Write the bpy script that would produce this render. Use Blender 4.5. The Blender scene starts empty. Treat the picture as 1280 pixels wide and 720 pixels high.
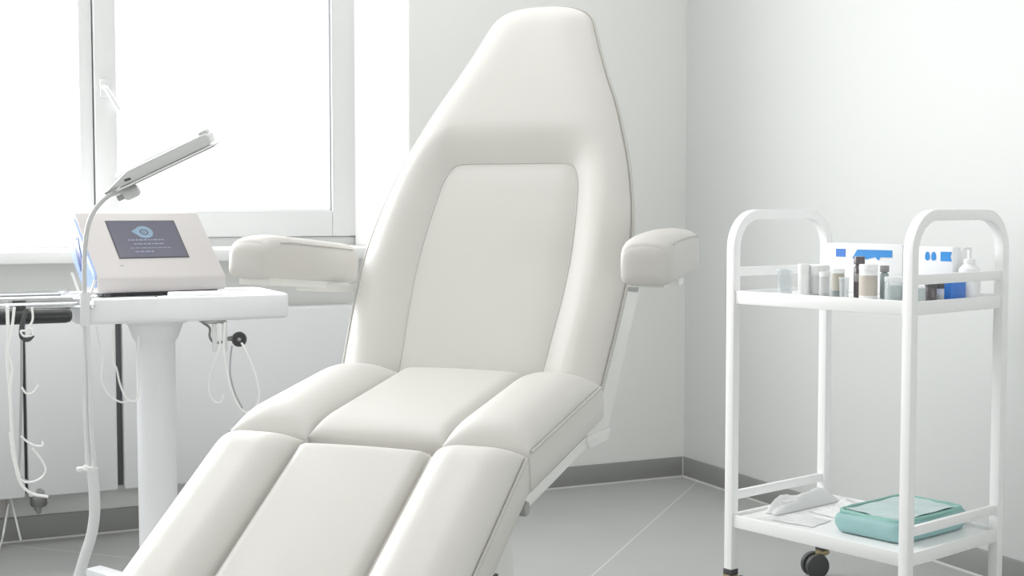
import bpy, bmesh, math, random
from mathutils import Vector, Matrix
random.seed(7)
SC = bpy.context.scene
COL = SC.collection
pi = math.pi

# ------------------------------------------------------------------ camera
F, YAW, PIT, CH = 1668.0, math.radians(-24.9), math.radians(-3.36), 1.05
cam_d = bpy.data.cameras.new('camera'); cam = bpy.data.objects.new('camera', cam_d); COL.objects.link(cam)
cam_d.sensor_width = 36.0; cam_d.lens = F * 36.0 / 1280.0; cam_d.clip_start = 0.05
cam.location = (0, 0, CH); cam.rotation_euler = (pi / 2 + PIT, 0, YAW)
SC.camera = cam
_fw = Vector((-math.sin(YAW) * math.cos(PIT), math.cos(YAW) * math.cos(PIT), math.sin(PIT)))
_rt = Vector((math.cos(YAW), math.sin(YAW), 0)); _up = _rt.cross(_fw)
def ray(x, y): return _fw + _rt * ((x - 640) / F) - _up * ((y - 360) / F)
def ay(x, y, Y):                      # point on the vertical plane y = Y seen at that place of the photo
    d = ray(x, y); return Vector((0, 0, CH)) + d * (Y / d.y)

# ------------------------------------------------------------------ materials
def lin(c):
    return tuple((v / 12.92 if v <= 0.04045 else ((v + 0.055) / 1.055) ** 2.4) for v in [k / 255.0 for k in c]) + (1.0,)
def mat(name, rgb, rough=0.5, metal=0.0, var=0.04, scale=40.0, bump=0.0, bscale=300.0, spec=0.5, emit=None, coat=0.0):
    m = bpy.data.materials.new(name); m.use_nodes = True
    nt = m.node_tree; b = nt.nodes['Principled BSDF']
    tc = nt.nodes.new('ShaderNodeTexCoord')
    no = nt.nodes.new('ShaderNodeTexNoise'); no.inputs['Scale'].default_value = scale; no.inputs['Detail'].default_value = 3
    nt.links.new(tc.outputs['Object'], no.inputs['Vector'])
    mx = nt.nodes.new('ShaderNodeMix'); mx.data_type = 'RGBA'
    c = lin(rgb); lo = tuple(v * (1 - var) for v in c[:3]) + (1,); hi = tuple(min(1, v * (1 + var)) for v in c[:3]) + (1,)
    mx.inputs[6].default_value = lo; mx.inputs[7].default_value = hi
    nt.links.new(no.outputs['Fac'], mx.inputs[0]); nt.links.new(mx.outputs[2], b.inputs['Base Color'])
    b.inputs['Roughness'].default_value = rough; b.inputs['Metallic'].default_value = metal
    b.inputs['Specular IOR Level'].default_value = spec
    if coat: b.inputs['Coat Weight'].default_value = coat
    if bump:
        n2 = nt.nodes.new('ShaderNodeTexNoise'); n2.inputs['Scale'].default_value = bscale
        nt.links.new(tc.outputs['Object'], n2.inputs['Vector'])
        bp = nt.nodes.new('ShaderNodeBump'); bp.inputs['Strength'].default_value = bump; bp.inputs['Distance'].default_value = 0.002
        nt.links.new(n2.outputs['Fac'], bp.inputs['Height']); nt.links.new(bp.outputs['Normal'], b.inputs['Normal'])
    if emit:
        b.inputs['Emission Color'].default_value = lin(rgb); b.inputs['Emission Strength'].default_value = emit
    return m
def glass(name, rgb, rough=0.05, alpha=0.35, clear=0.75):
    """clear plastic or window glass: a mix of see-through and glossy"""
    m = bpy.data.materials.new(name); m.use_nodes = True; nt = m.node_tree
    b = nt.nodes['Principled BSDF']; out = nt.nodes['Material Output']
    b.inputs['Base Color'].default_value = lin(rgb); b.inputs['Roughness'].default_value = rough
    t = nt.nodes.new('ShaderNodeBsdfTransparent'); t.inputs['Color'].default_value = (clear + (1 - clear) * 0.9,) * 3 + (1,)
    t.inputs['Color'].default_value = tuple(1 - (1 - v) * 0.3 for v in lin(rgb)[:3]) + (1,)
    fr = nt.nodes.new('ShaderNodeLayerWeight'); fr.inputs['Blend'].default_value = 0.25
    ma = nt.nodes.new('ShaderNodeMath'); ma.operation = 'MULTIPLY_ADD'; ma.inputs[1].default_value = 0.5; ma.inputs[2].default_value = alpha
    ma.use_clamp = True
    nt.links.new(fr.outputs['Facing'], ma.inputs[0])
    ms = nt.nodes.new('ShaderNodeMixShader'); nt.links.new(ma.outputs[0], ms.inputs[0])
    nt.links.new(t.outputs[0], ms.inputs[1]); nt.links.new(b.outputs[0], ms.inputs[2]); nt.links.new(ms.outputs[0], out.inputs['Surface'])
    return m

M = {}
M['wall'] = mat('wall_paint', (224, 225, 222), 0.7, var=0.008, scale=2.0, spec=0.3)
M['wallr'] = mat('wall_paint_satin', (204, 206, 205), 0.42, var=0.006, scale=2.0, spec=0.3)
M['reveal'] = mat('reveal_paint', (245, 245, 244), 0.6, var=0.005)
M['upvc'] = mat('window_plastic', (208, 209, 209), 0.35, var=0.008)
M['gasket'] = mat('gasket_rubber', (120, 122, 124), 0.6)
M['sill'] = mat('sill_board', (236, 237, 236), 0.35, var=0.008)
M['leather'] = mat('white_leather', (216, 213, 208), 0.42, var=0.012, scale=15, bump=0.10, bscale=420)
M['leather_side'] = mat('white_leather_side', (210, 207, 202), 0.45, var=0.012, scale=15, bump=0.08, bscale=420)
M['piping'] = mat('seam_piping', (194, 193, 188), 0.5, var=0.03)
M['seam'] = mat('pale_seam_piping', (232, 230, 224), 0.5, var=0.03)
M['chair_metal'] = mat('white_coated_steel', (232, 232, 228), 0.3, var=0.01)
M['grey_trim'] = mat('grey_plastic_trim', (150, 149, 146), 0.45)
M['dark_rubber'] = mat('dark_rubber', (58, 58, 60), 0.55)
M['steel_white'] = mat('white_powder_coat', (252, 252, 252), 0.3, var=0.01)
M['table_white'] = mat('table_white_metal', (240, 241, 244), 0.32, var=0.01)
M['radiator'] = mat('radiator_enamel', (222, 224, 225), 0.4, var=0.008)
M['slot'] = mat('dark_slot', (88, 90, 92), 0.6)
M['chrome'] = mat('polished_chrome', (225, 227, 229), 0.1, metal=1.0, var=0.01)
M['steel'] = mat('brushed_steel', (150, 150, 150), 0.3, metal=1.0, var=0.05)
M['black'] = mat('black_grip', (22, 22, 27), 0.38, var=0.1)
M['device'] = mat('device_plastic', (180, 175, 174), 0.32, var=0.008)
M['device_blue'] = mat('device_side_blue', (142, 166, 210), 0.35, var=0.02)
M['mark_blue'] = mat('side_mark_blue', (44, 62, 130), 0.4)
M['screen'] = mat('dark_screen', (80, 79, 94), 0.2, var=0.02)
M['bezel'] = mat('screen_bezel', (50, 49, 58), 0.3)
M['icon'] = mat('screen_icon_blue', (98, 128, 152), 0.4, emit=0.01)
M['icon2'] = mat('screen_text_blue', (112, 122, 148), 0.4, emit=0.01)
M['lamp'] = mat('lamp_grey_plastic', (196, 197, 197), 0.4, var=0.01)
M['lamp_white'] = mat('lamp_white_plastic', (232, 233, 233), 0.35, var=0.01)
M['cable'] = mat('white_cable', (250, 250, 249), 0.4, var=0.02)
M['cable_grey'] = mat('grey_cable', (170, 172, 174), 0.4, var=0.02)
M['sleeve'] = mat('translucent_sleeve', (218, 220, 221), 0.35, var=0.02)
M['base'] = mat('baseboard_tile', (134, 135, 133), 0.45, var=0.04, scale=12)
M['grout'] = mat('pale_grout', (205, 204, 200), 0.8)
M['carton'] = mat('white_carton', (243, 244, 245), 0.45, var=0.01)
M['blue'] = mat('blue_print', (28, 132, 214), 0.4, var=0.03)
M['navy'] = mat('royal_blue_print', (46, 112, 204), 0.4, var=0.03)
M['ink'] = mat('dark_print', (92, 112, 122), 0.5)
M['white_plastic'] = mat('white_plastic', (242, 243, 243), 0.35, var=0.01)
M['clear'] = glass('clear_plastic', (232, 236, 238), 0.08, 0.22)
M['frost'] = glass('frosted_plastic', (240, 242, 243), 0.3, 0.42)
M['pane'] = glass('window_glass', (250, 252, 252), 0.02, 0.02)
M['amber'] = mat('beige_powder', (196, 184, 160), 0.6, var=0.12, scale=90)
M['beige'] = mat('beige_label', (190, 181, 170), 0.55, var=0.08, scale=120)
M['dark_liquid'] = mat('dark_brown_glass', (84, 78, 80), 0.25, var=0.15, scale=120)
M['teal_dark'] = mat('dark_teal_liquid', (86, 104, 104), 0.25, var=0.15, scale=90)
M['grey_teal'] = mat('grey_green_liquid', (150, 166, 164), 0.3, var=0.1, scale=90)
M['grey_label'] = mat('grey_label', (140, 138, 138), 0.5, var=0.06)
M['teal'] = mat('teal_drape', (146, 190, 190), 0.55, var=0.10, scale=25, bump=0.3, bscale=60)
M['teal_edge'] = mat('teal_drape_hem', (138, 192, 180), 0.55, var=0.10, scale=40, bump=0.3, bscale=80)
M['teal_pale'] = mat('pale_teal_film', (192, 218, 219), 0.22, var=0.07, scale=25, bump=0.35, bscale=50)
M['pouch'] = mat('white_film', (240, 240, 241), 0.25, var=0.03, scale=30, bump=0.4, bscale=60)
M['brass'] = mat('dull_brass', (176, 160, 122), 0.35, metal=0.8, var=0.1)

def floor_mat():
    m = bpy.data.materials.new('grey_floor_tile'); m.use_nodes = True; nt = m.node_tree; b = nt.nodes['Principled BSDF']
    tc = nt.nodes.new('ShaderNodeTexCoord'); sp = nt.nodes.new('ShaderNodeSeparateXYZ'); nt.links.new(tc.outputs['Object'], sp.inputs[0])
    def mth(op, a, b_):
        n = nt.nodes.new('ShaderNodeMath'); n.operation = op
        for i, v in enumerate((a, b_)):
            if v is None: continue
            if isinstance(v, (int, float)): n.inputs[i].default_value = v
            else: nt.links.new(v, n.inputs[i])
        return n.outputs[0]
    def lines(src, off, period, w):       # 1 inside a tile, 0 in the joint
        a = mth('ADD', src, off); r = mth('PINGPONG', a, period / 2); return mth('GREATER_THAN', r, w)
    d = mth('SUBTRACT', sp.outputs[0], sp.outputs[1]); s = mth('ADD', sp.outputs[0], sp.outputs[1])
    l1 = lines(d, 1.532, 1.70, 0.0032); l2 = lines(s, -7.12, 2.4, 0.0032)
    inside = mth('MINIMUM', l1, l2)
    no = nt.nodes.new('ShaderNodeTexNoise'); no.inputs['Scale'].default_value = 5; no.inputs['Detail'].default_value = 6
    nt.links.new(tc.outputs['Object'], no.inputs['Vector'])
    mx = nt.nodes.new('ShaderNodeMix'); mx.data_type = 'RGBA'; mx.inputs[6].default_value = lin((157, 158, 157)); mx.inputs[7].default_value = lin((167, 168, 167))
    nt.links.new(no.outputs['Fac'], mx.inputs[0])
    m2 = nt.nodes.new('ShaderNodeMix'); m2.data_type = 'RGBA'; m2.inputs[6].default_value = lin((200, 199, 194))
    nt.links.new(inside, m2.inputs[0]); nt.links.new(mx.outputs[2], m2.inputs[7]); nt.links.new(m2.outputs[2], b.inputs['Base Color'])
    b.inputs['Roughness'].default_value = 0.42; b.inputs['Specular IOR Level'].default_value = 0.4
    return m
M['floor'] = floor_mat()

# ------------------------------------------------------------------ mesh helpers
class MB:
    def __init__(self): self.v = []; self.f = []
    def add(self, vs, fs):
        k = len(self.v); self.v += [tuple(p) for p in vs]; self.f += [tuple(i + k for i in f) for f in fs]; return self
    def box(self, c0, c1, bev=0.0, seg=2, mtx=None):
        bm = bmesh.new(); bmesh.ops.create_cube(bm, size=1)
        sz = [abs(b - a) for a, b in zip(c0, c1)]; ce = [(a + b) / 2 for a, b in zip(c0, c1)]
        for v in bm.verts: v.co = Vector([v.co[i] * sz[i] + ce[i] for i in range(3)])
        if bev: bmesh.ops.bevel(bm, geom=bm.edges[:] , offset=min(bev, min(sz) * .49), segments=seg, profile=0.5, affect='EDGES')
        return self.bm(bm, mtx)
    def bm(self, bm, mtx=None):
        bm.verts.ensure_lookup_table(); bm.verts.index_update()
        vs = [(mtx @ v.co if mtx else v.co.copy()) for v in bm.verts]
        self.add(vs, [[v.index for v in f.verts] for f in bm.faces]); bm.free(); return self
    def prism(self, poly, axis, a, b, bev=0.0, mtx=None, seg=2):
        """poly: 2D points; extruded along axis (0,1,2) from a to b; the poly's coords are the two other axes in order"""
        bm = bmesh.new()
        def P(p, t):
            q = list(p); q.insert(axis, t); return q
        lo = [bm.verts.new(P(p, a)) for p in poly]; hi = [bm.verts.new(P(p, b)) for p in poly]; n = len(poly)
        bm.faces.new(lo[::-1]); bm.faces.new(hi)
        for i in range(n): bm.faces.new((lo[i], lo[(i + 1) % n], hi[(i + 1) % n], hi[i]))
        bmesh.ops.recalc_face_normals(bm, faces=bm.faces[:])
        if bev: bmesh.ops.bevel(bm, geom=bm.edges[:], offset=bev, segments=seg, profile=0.5, affect='EDGES')
        return self.bm(bm, mtx)
    def tube(self, path, r, n=10, cap=True, closed=False, sect=None, normal=None):
        """round tube (or a section of 2D points) along path; r is a number or a list; normal keeps the section upright"""
        P = [Vector(p) for p in path]; m = len(P); rings = []
        N = Vector(normal) if normal else None; prev = None
        for i, p in enumerate(P):
            a = P[i - 1] if (i > 0 or closed) else P[i]; b = P[(i + 1) % m] if (i < m - 1 or closed) else P[i]
            t = (b - a).normalized()
            if N is not None: u = (N - t * N.dot(t)).normalized()
            else:
                if prev is None:
                    h = Vector((0, 0, 1)) if abs(t.z) < .9 else Vector((1, 0, 0)); u = t.cross(h).normalized()
                else: u = (prev - t * prev.dot(t)).normalized()
                prev = u
            w = t.cross(u)
            rr = r[i] if isinstance(r, (list, tuple)) else r
            s = sect or [(math.cos(2 * pi * k / n), math.sin(2 * pi * k / n)) for k in range(n)]
            # mitre for sharp bends
            k_ = 1.0
            if 0 < i < m - 1:
                c = (P[i] - P[i - 1]).normalized().dot((P[i + 1] - P[i]).normalized()); k_ = 1 / max(.5, math.sqrt((1 + c) / 2))
            rings.append([p + u * (x * rr) + w * (y * rr * (k_ if N is not None else 1)) for x, y in s])
        q = len(rings[0]); vs = [p for R in rings for p in R]; fs = []
        for i in range(m if closed else m - 1):
            j = (i + 1) % m
            for k in range(q): fs.append((i * q + k, i * q + (k + 1) % q, j * q + (k + 1) % q, j * q + k))
        if cap and not closed: fs.append(tuple(range(q))[::-1]); fs.append(tuple((m - 1) * q + k for k in range(q)))
        return self.add(vs, fs)
    def lathe(self, prof, n=24, origin=(0, 0, 0), axis=None, cap=True):
        """prof: (radius, height); about +z or about axis"""
        o = Vector(origin); R = Vector((0, 0, 1)).rotation_difference(Vector(axis)).to_matrix() if axis else Matrix.Identity(3)
        vs = []; fs = []; m = len(prof)
        for r, z in prof:
            for k in range(n): vs.append(o + R @ Vector((max(r, 1e-5) * math.cos(2 * pi * k / n), max(r, 1e-5) * math.sin(2 * pi * k / n), z)))
        for i in range(m - 1):
            for k in range(n): fs.append((i * n + k, i * n + (k + 1) % n, (i + 1) * n + (k + 1) % n, (i + 1) * n + k))
        if cap: fs.append(tuple(range(n))[::-1]); fs.append(tuple((m - 1) * n + k for k in range(n)))
        return self.add(vs, fs)
    def build(self, name, m, parent=None, smooth=35):
        me = bpy.data.meshes.new(name); me.from_pydata(self.v, [], self.f); me.validate()
        bm = bmesh.new(); bm.from_mesh(me); bmesh.ops.recalc_face_normals(bm, faces=bm.faces[:]); bm.to_mesh(me); bm.free()
        me.materials.append(m)
        if smooth:
            me.polygons.foreach_set('use_smooth', [True] * len(me.polygons))
            me.set_sharp_from_angle(angle=math.radians(smooth))
        o = bpy.data.objects.new(name, me); COL.objects.link(o)
        if parent: o.parent = parent
        return o
def catmull(pts, k=8, closed=False):
    P = [Vector(p) for p in pts]; n = len(P); out = []
    rng = range(n) if closed else range(n - 1)
    for i in rng:
        p0 = P[i - 1] if (i or closed) else P[0] * 2 - P[1]; p1 = P[i]; p2 = P[(i + 1) % n]
        p3 = P[(i + 2) % n] if (i + 2 < n or closed) else P[-1] * 2 - P[-2]
        for s in range(k):
            t = s / k
            out.append(0.5 * ((2 * p1) + (p2 - p0) * t + (2 * p0 - 5 * p1 + 4 * p2 - p3) * t * t + (3 * p1 - p0 - 3 * p2 + p3) * t ** 3))
    if not closed: out.append(P[-1])
    return out
def empty(name, loc=(0, 0, 0), rz=0.0):
    o = bpy.data.objects.new(name, None); COL.objects.link(o); o.location = loc; o.rotation_euler = (0, 0, rz); o.empty_display_size = .1; return o
def tag(o, label, cat, group=None):
    o['label'] = label; o['category'] = cat
    if group: o['group'] = group
    return o
def struct(o): o['kind'] = 'structure'; return o
RSQ = []
for sx, sy in ((1, 1), (-1, 1), (-1, -1), (1, -1)):
    for k in range(3):
        a = math.atan2(sy, sx) - pi / 4 + k * pi / 4; RSQ.append((sx * .88 + .12 * math.cos(a), sy * .88 + .12 * math.sin(a)))

# ------------------------------------------------------------------ room
XR, YB = 2.813, 4.449
XL, YF, ZT = -2.2, -1.6, 2.75
struct(MB().add([(XL - .3, YF, 0), (XR + .2, YF, 0), (XR + .2, YB + .6, 0), (XL - .3, YB + .6, 0), (XL - .3, YF, -.1), (XR + .2, YF, -.1), (XR + .2, YB + .6, -.1), (XL - .3, YB + .6, -.1)],
       [(0, 1, 2, 3), (7, 6, 5, 4), (0, 4, 5, 1), (1, 5, 6, 2), (2, 6, 7, 3), (3, 7, 4, 0)]).build('floor', M['floor'], smooth=0))
wb = MB()
TH = .34
WX0, WX1, WZ0, WZ1 = -1.25, 1.669, .90, 2.35           # opening at the room face
wb.box((XL, YB, 0), (XR + .2, YB + TH, WZ0 - .018))
wb.prism([(WX1, YB), (XR + .2, YB), (XR + .2, YB + TH), (1.535, YB + TH), (1.535, YB + .2)], 2, WZ0 - .018, ZT)
wb.prism([(XL, YB), (WX0, YB), (WX0 + .12, YB + .2), (WX0 + .12, YB + TH), (XL, YB + TH)], 2, WZ0 - .018, ZT)
wb.box((WX0, YB, WZ1), (WX1, YB + TH, ZT))
struct(wb.build('wall_back', M['wall'], smooth=0))
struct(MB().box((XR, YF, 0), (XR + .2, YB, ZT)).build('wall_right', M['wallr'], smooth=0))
struct(MB().box((XL - .2, YF, 0), (XL, YB + TH, ZT)).build('wall_left', M['wall'], smooth=0))
struct(MB().box((XL - .2, YF - .2, 0), (XR + .2, YF, ZT)).build('wall_front', M['wall'], smooth=0))
struct(MB().box((XL - .2, YF - .2, ZT), (XR + .2, YB + TH, ZT + .2)).build('ceiling', M['wall'], smooth=0))
# the white splayed reveal skins
struct(MB().prism([(WX1, YB + .002), (WX1 - .134, YB + .2), (WX1 - .139, YB + .2), (WX1 - .006, YB + .001)], 2, .922, WZ1).build('trim_2', M['reveal'], smooth=0))
# baseboards
BH = .079
struct(MB().box((XL, YB - .010, .004), (XR - .010, YB, BH), .002).build('baseboard_back', M['base']))
struct(MB().box((XR - .010, YF, .004), (XR, YB - .0, BH), .002).build('baseboard_right', M['base']))
struct(MB().box((XL, YB - .014, 0), (XR - .004, YB - .001, .0055)).build('trim_3', M['grout']))
struct(MB().box((XR - .014, YF, 0), (XR - .001, YB - .004, .0055)).build('trim_4', M['grout']))
struct(MB().box((XR - .0125, YB - .0125, .004), (XR - .008, YB - .008, BH)).build('trim_5', M['grout']))
# sill
struct(MB().box((-1.9, YB - .10, .882), (1.62, YB + .215, .921), .006).build('trim_1', M['sill']))

# window
WYF = YB + .20
win = struct(empty('window_1', (0.2, WYF + .03, .92)))
def wpart(name, m, boxes, parent=win, bev=.004):
    b = MB()
    for c0, c1 in boxes: b.box(c0, c1, bev)
    o = b.build(name, m); o.parent = parent; o.matrix_parent_inverse = Matrix.Translation(-Vector(win.location)) if parent is win else Matrix.Identity(4)
    return o
FX0, FX1, FZ0, FZ1 = -1.13, 1.585, .921, 2.42
wpart('frame', M['upvc'], [((FX0, WYF + .012, FZ0), (FX1, WYF + .075, .953)), ((FX0, WYF + .012, FZ1 - .06), (FX1, WYF + .075, FZ1)), ((FX1 - .036, WYF + .012, FZ0), (FX1, WYF + .075, FZ1)),
      ((FX0, WYF + .012, FZ0), (FX0 + .06, WYF + .075, FZ1)), ((.575, WYF + .016, FZ0), (.619, WYF + .075, FZ1))])
wpart('frame_gap', M['gasket'], [((.619, WYF + .030, .953), (.6235, WYF + .06, FZ1 - .06)), ((1.541, WYF + .030, .953), (1.549, WYF + .06, FZ1 - .06)), ((.6235, WYF + .030, .949), (1.545, WYF + .06, .9535))], bev=0)
wpart('opening_sash', M['upvc'], [((.6235, WYF, .955), (.696, WYF + .07, FZ1 - .062)), ((1.444, WYF, .955), (1.541, WYF + .07, FZ1 - .062)), ((.696, WYF, .955), (1.444, WYF + .07, 1.047)), ((.696, WYF, FZ1 - .15), (1.444, WYF + .07, FZ1 - .062))])
wpart('gasket', M['gasket'], [((1.4400, WYF + .010, 1.047), (1.4445, WYF + .03, FZ1 - .15)), ((.696, WYF + .022, 1.0465), (1.444, WYF + .03, 1.0490))], bev=0)
wpart('pane', M['pane'], [((.68, WYF + .034, 1.03), (1.46, WYF + .040, FZ1 - .14))], bev=0)
wpart('pane', M['pane'], [((FX0 + .05, WYF + .040, .945), (.58, WYF + .046, FZ1 - .05))], bev=0)
wpart('hinge', M['upvc'], [((1.541, WYF - .012, .965), (1.556, WYF + .02, 1.035))], bev=.003)
hb = MB().box((.640, WYF - .010, 1.425), (.668, WYF + .001, 1.485), .004)
hb.tube(catmull([(.652, WYF - .004, 1.458), (.653, WYF - .030, 1.456), (.662, WYF - .040, 1.44), (.696, WYF - .040, 1.382)], 6), [.008] * 7 + [.0085] * 11 + [.010], 10)
h = hb.build('handle', M['upvc'], win); h.matrix_parent_inverse = Matrix.Translation(-Vector(win.location))

# radiator under the window
RY = 4.345
rad = empty('radiator', (.7, RY + .03, .16))
def rel(o, par): o.parent = par; o.matrix_parent_inverse = par.matrix_world.inverted() if False else Matrix.Translation(-Vector(par.location)); return o
for x0, x1 in ((-.62, .3545), (.364, .6335), (.654, 1.46)):
    rel(MB().box((x0, RY, .158), (x1, RY + .05, .722), .006).build('front_panel', M['radiator']), rad)
rel(MB().box((-.60, RY + .03, .166), (1.44, RY + .085, .70), .006).build('rear_panel', M['slot']), rad)
rel(MB().box((-.61, RY + .004, .716), (1.45, RY + .09, .724), .003).build('top_grille', M['radiator']), rad)
for x in (-.4, .5, 1.25): rel(MB().box((x, RY + .08, .25), (x + .03, YB - .002, .65), .003).build('bracket', M['radiator']), rad)
vb = MB().lathe([(.0, -.03), (.022, -.03), (.026, -.024), (.026, .02), (.02, .03), (.0, .03)], 16, (.395, RY + .02, .155), (0, 0, 1)); vb.tube([(.395, RY + .03, .15), (.395, RY + .03, .105), (.395, YB - .012, .105)], .009)
rel(vb.build('valve', M['steel']), rad)
tag(rad, 'white flat panel radiator mounted on the wall below the window sill', 'radiator')

# small wall box low at the far side of the table
bx = MB().box((.16, YB - .018, .082), (.306, YB - .001, .150), .005); wbx = bx.build('junction_box', M['device']); tag(wbx, 'small pale wall box at skirting level below the radiator', 'junction box')
o = MB().lathe([(0, 0), (.007, 0), (.008, .006), (.005, .008), (0, .008)], 14, (.285, YB - .0095, .1495)).build('knob', M['white_plastic'], wbx)

# ------------------------------------------------------------------ treatment chair (local: x across, y back, z up)
CA = -.798
chair = empty('treatment_chair', (.7865, 2.3055, 0), CA)
tag(chair, 'white leather reclining treatment chair with split cushions and padded armrests', 'treatment chair')
def circ(x): x = min(max(x, 0), 1); return math.sqrt(max(0, 1 - (1 - x) ** 2))
def sinb(x): x = min(max(x, 0), 1); return math.sin(pi / 2 * x)
def smooth01(x): x = min(max(x, 0), 1); return x * x * (3 - 2 * x)
RHO = math.radians(30.5); SB, CB = math.sin(RHO), math.cos(RHO)
def BP(s, r, h): return Vector((s, .455 + r * SB - h * CB, .68 + r * CB + h * SB))
def spl(pts, n):       # resample an open Catmull curve to n+1 even points
    c = catmull([(p[0], p[1], 0) for p in pts], 12); L = [0]
    for a, b in zip(c, c[1:]): L.append(L[-1] + (b - a).length)
    out = []; j = 0
    for i in range(n + 1):
        t = L[-1] * i / n
        while j < len(L) - 2 and L[j + 1] < t: j += 1
        q = (t - L[j]) / max(1e-9, L[j + 1] - L[j]); p = c[j].lerp(c[j + 1], min(1, max(0, q))); out.append((p.x, p.y))
    return out
def half_loop(bot, side, top, nb, ns, nt):
    a = spl(bot, nb); b = spl(side, ns); c = spl(top, nt); return a + b[1:] + c[1:]
def full(half): return half + [(-x, y) for x, y in half[-2:0:-1]]
R0 = -.10
outer = full(half_loop([(0, R0), (.15, R0), (.275, R0), (.292, R0 + .012)],
    [(.292, R0 + .012), (.297, -.03), (.303, .05), (.311, .15), (.316, .24), (.316, .29), (.309, .375), (.296, .46), (.275, .55), (.250, .63), (.222, .71), (.188, .79), (.159, .865), (.138, .925)],
    [(.138, .925), (.125, .957), (.105, .979), (.075, .993), (.035, 1.0), (0, 1.001)], 12, 70, 16))
inner = full(half_loop([(0, R0 + .02), (.08, R0 + .02), (.145, R0 + .02), (.155, R0 + .03)],
    [(.155, R0 + .03), (.164, 0), (.171, .09), (.178, .18), (.182, .28), (.178, .38), (.172, .45), (.166, .50), (.155, .53)],
    [(.155, .53), (.146, .543), (.130, .5495), (.09, .551), (.04, .551), (0, .551)], 12, 70, 16))
NO = len(outer)
def dist(p, poly):
    best = 9
    for i in range(len(poly)):
        ax, ay_ = poly[i]; bx_, by = poly[(i + 1) % len(poly)]
        dx, dy = bx_ - ax, by - ay_; l = dx * dx + dy * dy
        t = 0 if l == 0 else max(0, min(1, ((p[0] - ax) * dx + (p[1] - ay_) * dy) / l))
        d = (p[0] - ax - t * dx) ** 2 + (p[1] - ay_ - t * dy) ** 2
        if d < best: best = d
    return math.sqrt(best)
mb = MB(); NR = 26; rings = []
BTH = .075
def ring(pts): rings.append(pts)
# back, side
def inset(poly, k, cy=.42): return [(x * (1 - k) - math.copysign(.032, x) * min(1, abs(x) / .1) * smooth01((.40 - y) / .08) * (1 if k != -.004 else .4), cy + (y - cy) * (1 - k * .6)) for x, y in poly]
ring([BP(x, y, -BTH) for x, y in inset(outer, .55)])
ring([BP(x, y, -BTH) for x, y in inset(outer, .12)])
ring([BP(x, y, -BTH + .006) for x, y in inset(outer, .05)])
ring([BP(x, y, -BTH + .02) for x, y in inset(outer, .012)])
ring([BP(x, y, -.035) for x, y in inset(outer, -.008)])
ring([BP(x, y, -.012) for x, y in inset(outer, -.004)])
for k in range(NR + 1):
    v = .5 - .5 * math.cos(pi * k / NR); R = []
    for (ox, oy), (ix, iy) in zip(outer, inner):
        p = (ox + (ix - ox) * v, oy + (iy - oy) * v)
        do, di = dist(p, outer), dist(p, inner)
        hgt = .046 * circ(do / .085) * (.10 + .90 * sinb(di / .085)) if k else 0
        R.append(BP(p[0], p[1], hgt))
    ring(R)
# inner panel (its own part)
for R in rings: pass
q = NO; vs = [p for R in rings for p in R]; fs = []
for i in range(len(rings) - 1):
    for k in range(q): fs.append((i * q + k, i * q + (k + 1) % q, (i + 1) * q + (k + 1) % q, (i + 1) * q + k))
fs.append(tuple(range(q)))
back = MB().add(vs, fs).build('backrest', M['leather'], chair, smooth=60)
prs = []
for k, sc in enumerate((1.0, .985, .95, .9, .82, .7, .5, .25)):
    R = []
    for x, y in inner:
        p = (x * sc, .235 + (y - .235) * sc); di = dist(p, inner)
        R.append(BP(p[0], p[1], .0045 + .010 * sinb(di / .05)))
    prs.append(R)
vs = [p for R in prs for p in R]; fs = []
for i in range(len(prs) - 1):
    for k in range(q): fs.append((i * q + k, i * q + (k + 1) % q, (i + 1) * q + (k + 1) % q, (i + 1) * q + k))
fs.append(tuple((len(prs) - 1) * q + k for k in range(q)))
MB().add(vs, fs).build('inner_panel', M['leather'], back, smooth=60)
MB().tube([BP(x * 1.013, .42 + (y - .42) * 1.007, .003) for x, y in outer], .0036, 8, closed=True).build('piping', M['piping'], back)
MB().tube([BP(x, y, .006) for x, y in inner], .0016, 8, closed=True).build('panel_seam', M['leather'], back)

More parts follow.
